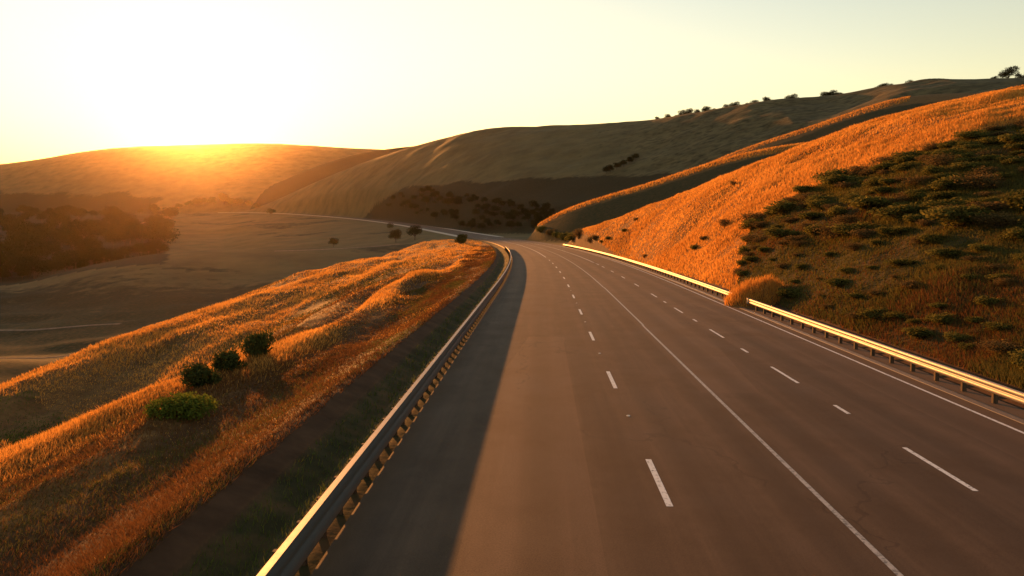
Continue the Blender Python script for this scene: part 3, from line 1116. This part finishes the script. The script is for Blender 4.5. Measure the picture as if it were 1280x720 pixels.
gz = mound_h(gx, gy)
ii = np.arange(nn * nn).reshape(nn, nn)
f = np.stack([ii[:-1, :-1], ii[:-1, 1:], ii[1:, 1:], ii[1:, :-1]], -1).reshape(-1, 4)
zn = np.zeros((nn * nn, 4))
zn[:, 3] = 1
mesh_np('soil', np.stack([gx, gy, gz], -1).reshape(-1, 3), f, M_TERR, mound, smooth=True, attrs={'zone': zn})
n = 5000
a, b = rng.uniform(-1.7, 3.2, n), rng.uniform(-2.2, 2.2, n)
hz = mound_h(a, b)
kk = hz > .05
a, b, hz = a[kk], b[kk], hz[kk]
n = len(a)
an = rng.uniform(0, 6.28, n)
t = np.stack([np.cos(an), np.sin(an), 0 * an], -1) * .022
bs = np.stack([a, b, hz - .04], -1)
tp_ = bs + np.stack([rng.normal(size=n) * .18, rng.normal(size=n) * .18, .35 + .35 * rng.random(n)], -1)
setp(mesh_np('grass_blades', np.stack([bs - t, bs + t, tp_], 1).reshape(-1, 3), np.arange(3 * n).reshape(n, 3), M_GRASS, mound,
             attrs={'tone': np.repeat(rng.random(n), 3)}), kind='stuff')

# ------------------------------------------------------------------ raised road studs
def stud(x, y, z):
    V, f = [], []
    ring = [(.06, 0), (.055, .012), (.035, .02)]
    for rr, zz in ring:
        for k in range(10):
            V.append((rr * math.cos(k * .6283), rr * math.sin(k * .6283), zz))
    for i in range(2):
        for k in range(10):
            f.append((i * 10 + k, i * 10 + (k + 1) % 10, (i + 1) * 10 + (k + 1) % 10, (i + 1) * 10 + k))
    V.append((0, 0, .021))
    V = np.array(V)
    f2 = [(20 + k, 20 + (k + 1) % 10, 30, 30) for k in range(0)]
    bm = bmesh.new()
    vs = [bm.verts.new(p) for p in V]
    for q_ in f: bm.faces.new([vs[i] for i in q_])
    for k in range(10): bm.faces.new((vs[20 + k], vs[20 + (k + 1) % 10], vs[30]))
    me = bpy.data.meshes.new('road_stud')
    bm.to_mesh(me)
    bm.free()
    me.materials.append(M_WHITE)
    return me


sm = None
for k in range(0, 5):
    p = path([23.7 + k * period, 24 + k * period], D1)[0]
    if sm is None: sm = stud(0, 0, 0)
    o = bpy.data.objects.new('road_stud', sm)
    C.objects.link(o)
    o.location = (p[0], p[1], p[2] + .001)
    setp(o, ['small round white road stud nearest the camera between lane dashes', 'small white road stud, second between the lane dashes', 'small white road stud, third between the lane dashes',
             'small white road stud, fourth between the lane dashes', 'farthest small white road stud between the lane dashes'][k], 'road stud', 'road studs along the lane line')

# ------------------------------------------------------------------ air
hv, hf = box_np(-5400, 5400, -5400, 5400, -60, 330)
t = NT('warm_haze')
vol = t.n('ShaderNodeVolumePrincipled')
vol.inputs['Color'].default_value = (.95, .74, .5, 1)
vol.inputs['Density'].default_value = 1.15e-5
vol.inputs['Anisotropy'].default_value = .915
t.l(vol.outputs[0], t.out.inputs['Volume'])
hz_ = mesh_np('haze', hv, hf, t.m)
setp(hz_, kind='stuff')

# ------------------------------------------------------------------ light
sd = bpy.data.lights.new('sun', 'SUN')
sd.energy = 5.0
sd.angle = math.radians(.5)
sd.color = (1, .36, .08)
so = bpy.data.objects.new('sun', sd)
C.objects.link(so)
so.rotation_euler = Vector(SD).to_track_quat('Z', 'Y').to_euler()

w = bpy.data.worlds.new('World')
scene.world = w
w.use_nodes = True
nt = w.node_tree
nt.nodes.clear()
out = nt.nodes.new('ShaderNodeOutputWorld')
bg = nt.nodes.new('ShaderNodeBackground')
sky = nt.nodes.new('ShaderNodeTexSky')
sky.sky_type = 'NISHITA'
sky.sun_disc = False
sky.sun_elevation = SUN_EL
sky.sun_rotation = -SUN_AZ
sky.air_density = 1.45
sky.dust_density = .3
sky.ozone_density = .2
tint = nt.nodes.new('ShaderNodeMix')
tint.data_type = 'RGBA'
tint.blend_type = 'MULTIPLY'
tint.inputs[0].default_value = 1
tint.inputs[7].default_value = (1.0, .975, 1.10, 1)
nt.links.new(sky.outputs[0], tint.inputs[6])
nt.links.new(tint.outputs[2], bg.inputs[0])
bg.inputs[1].default_value = .092
nt.links.new(bg.outputs[0], out.inputs[0])

scene.view_settings.view_transform = 'Standard'
scene.view_settings.look = 'None'
scene.view_settings.gamma = 1
scene.view_settings.use_curve_mapping = False
scene.view_settings.exposure = 1.25
scene.cycles.use_denoising = True
scene.cycles.max_bounces = 6
scene.cycles.transparent_max_bounces = 8
scene.cycles.volume_bounces = 0
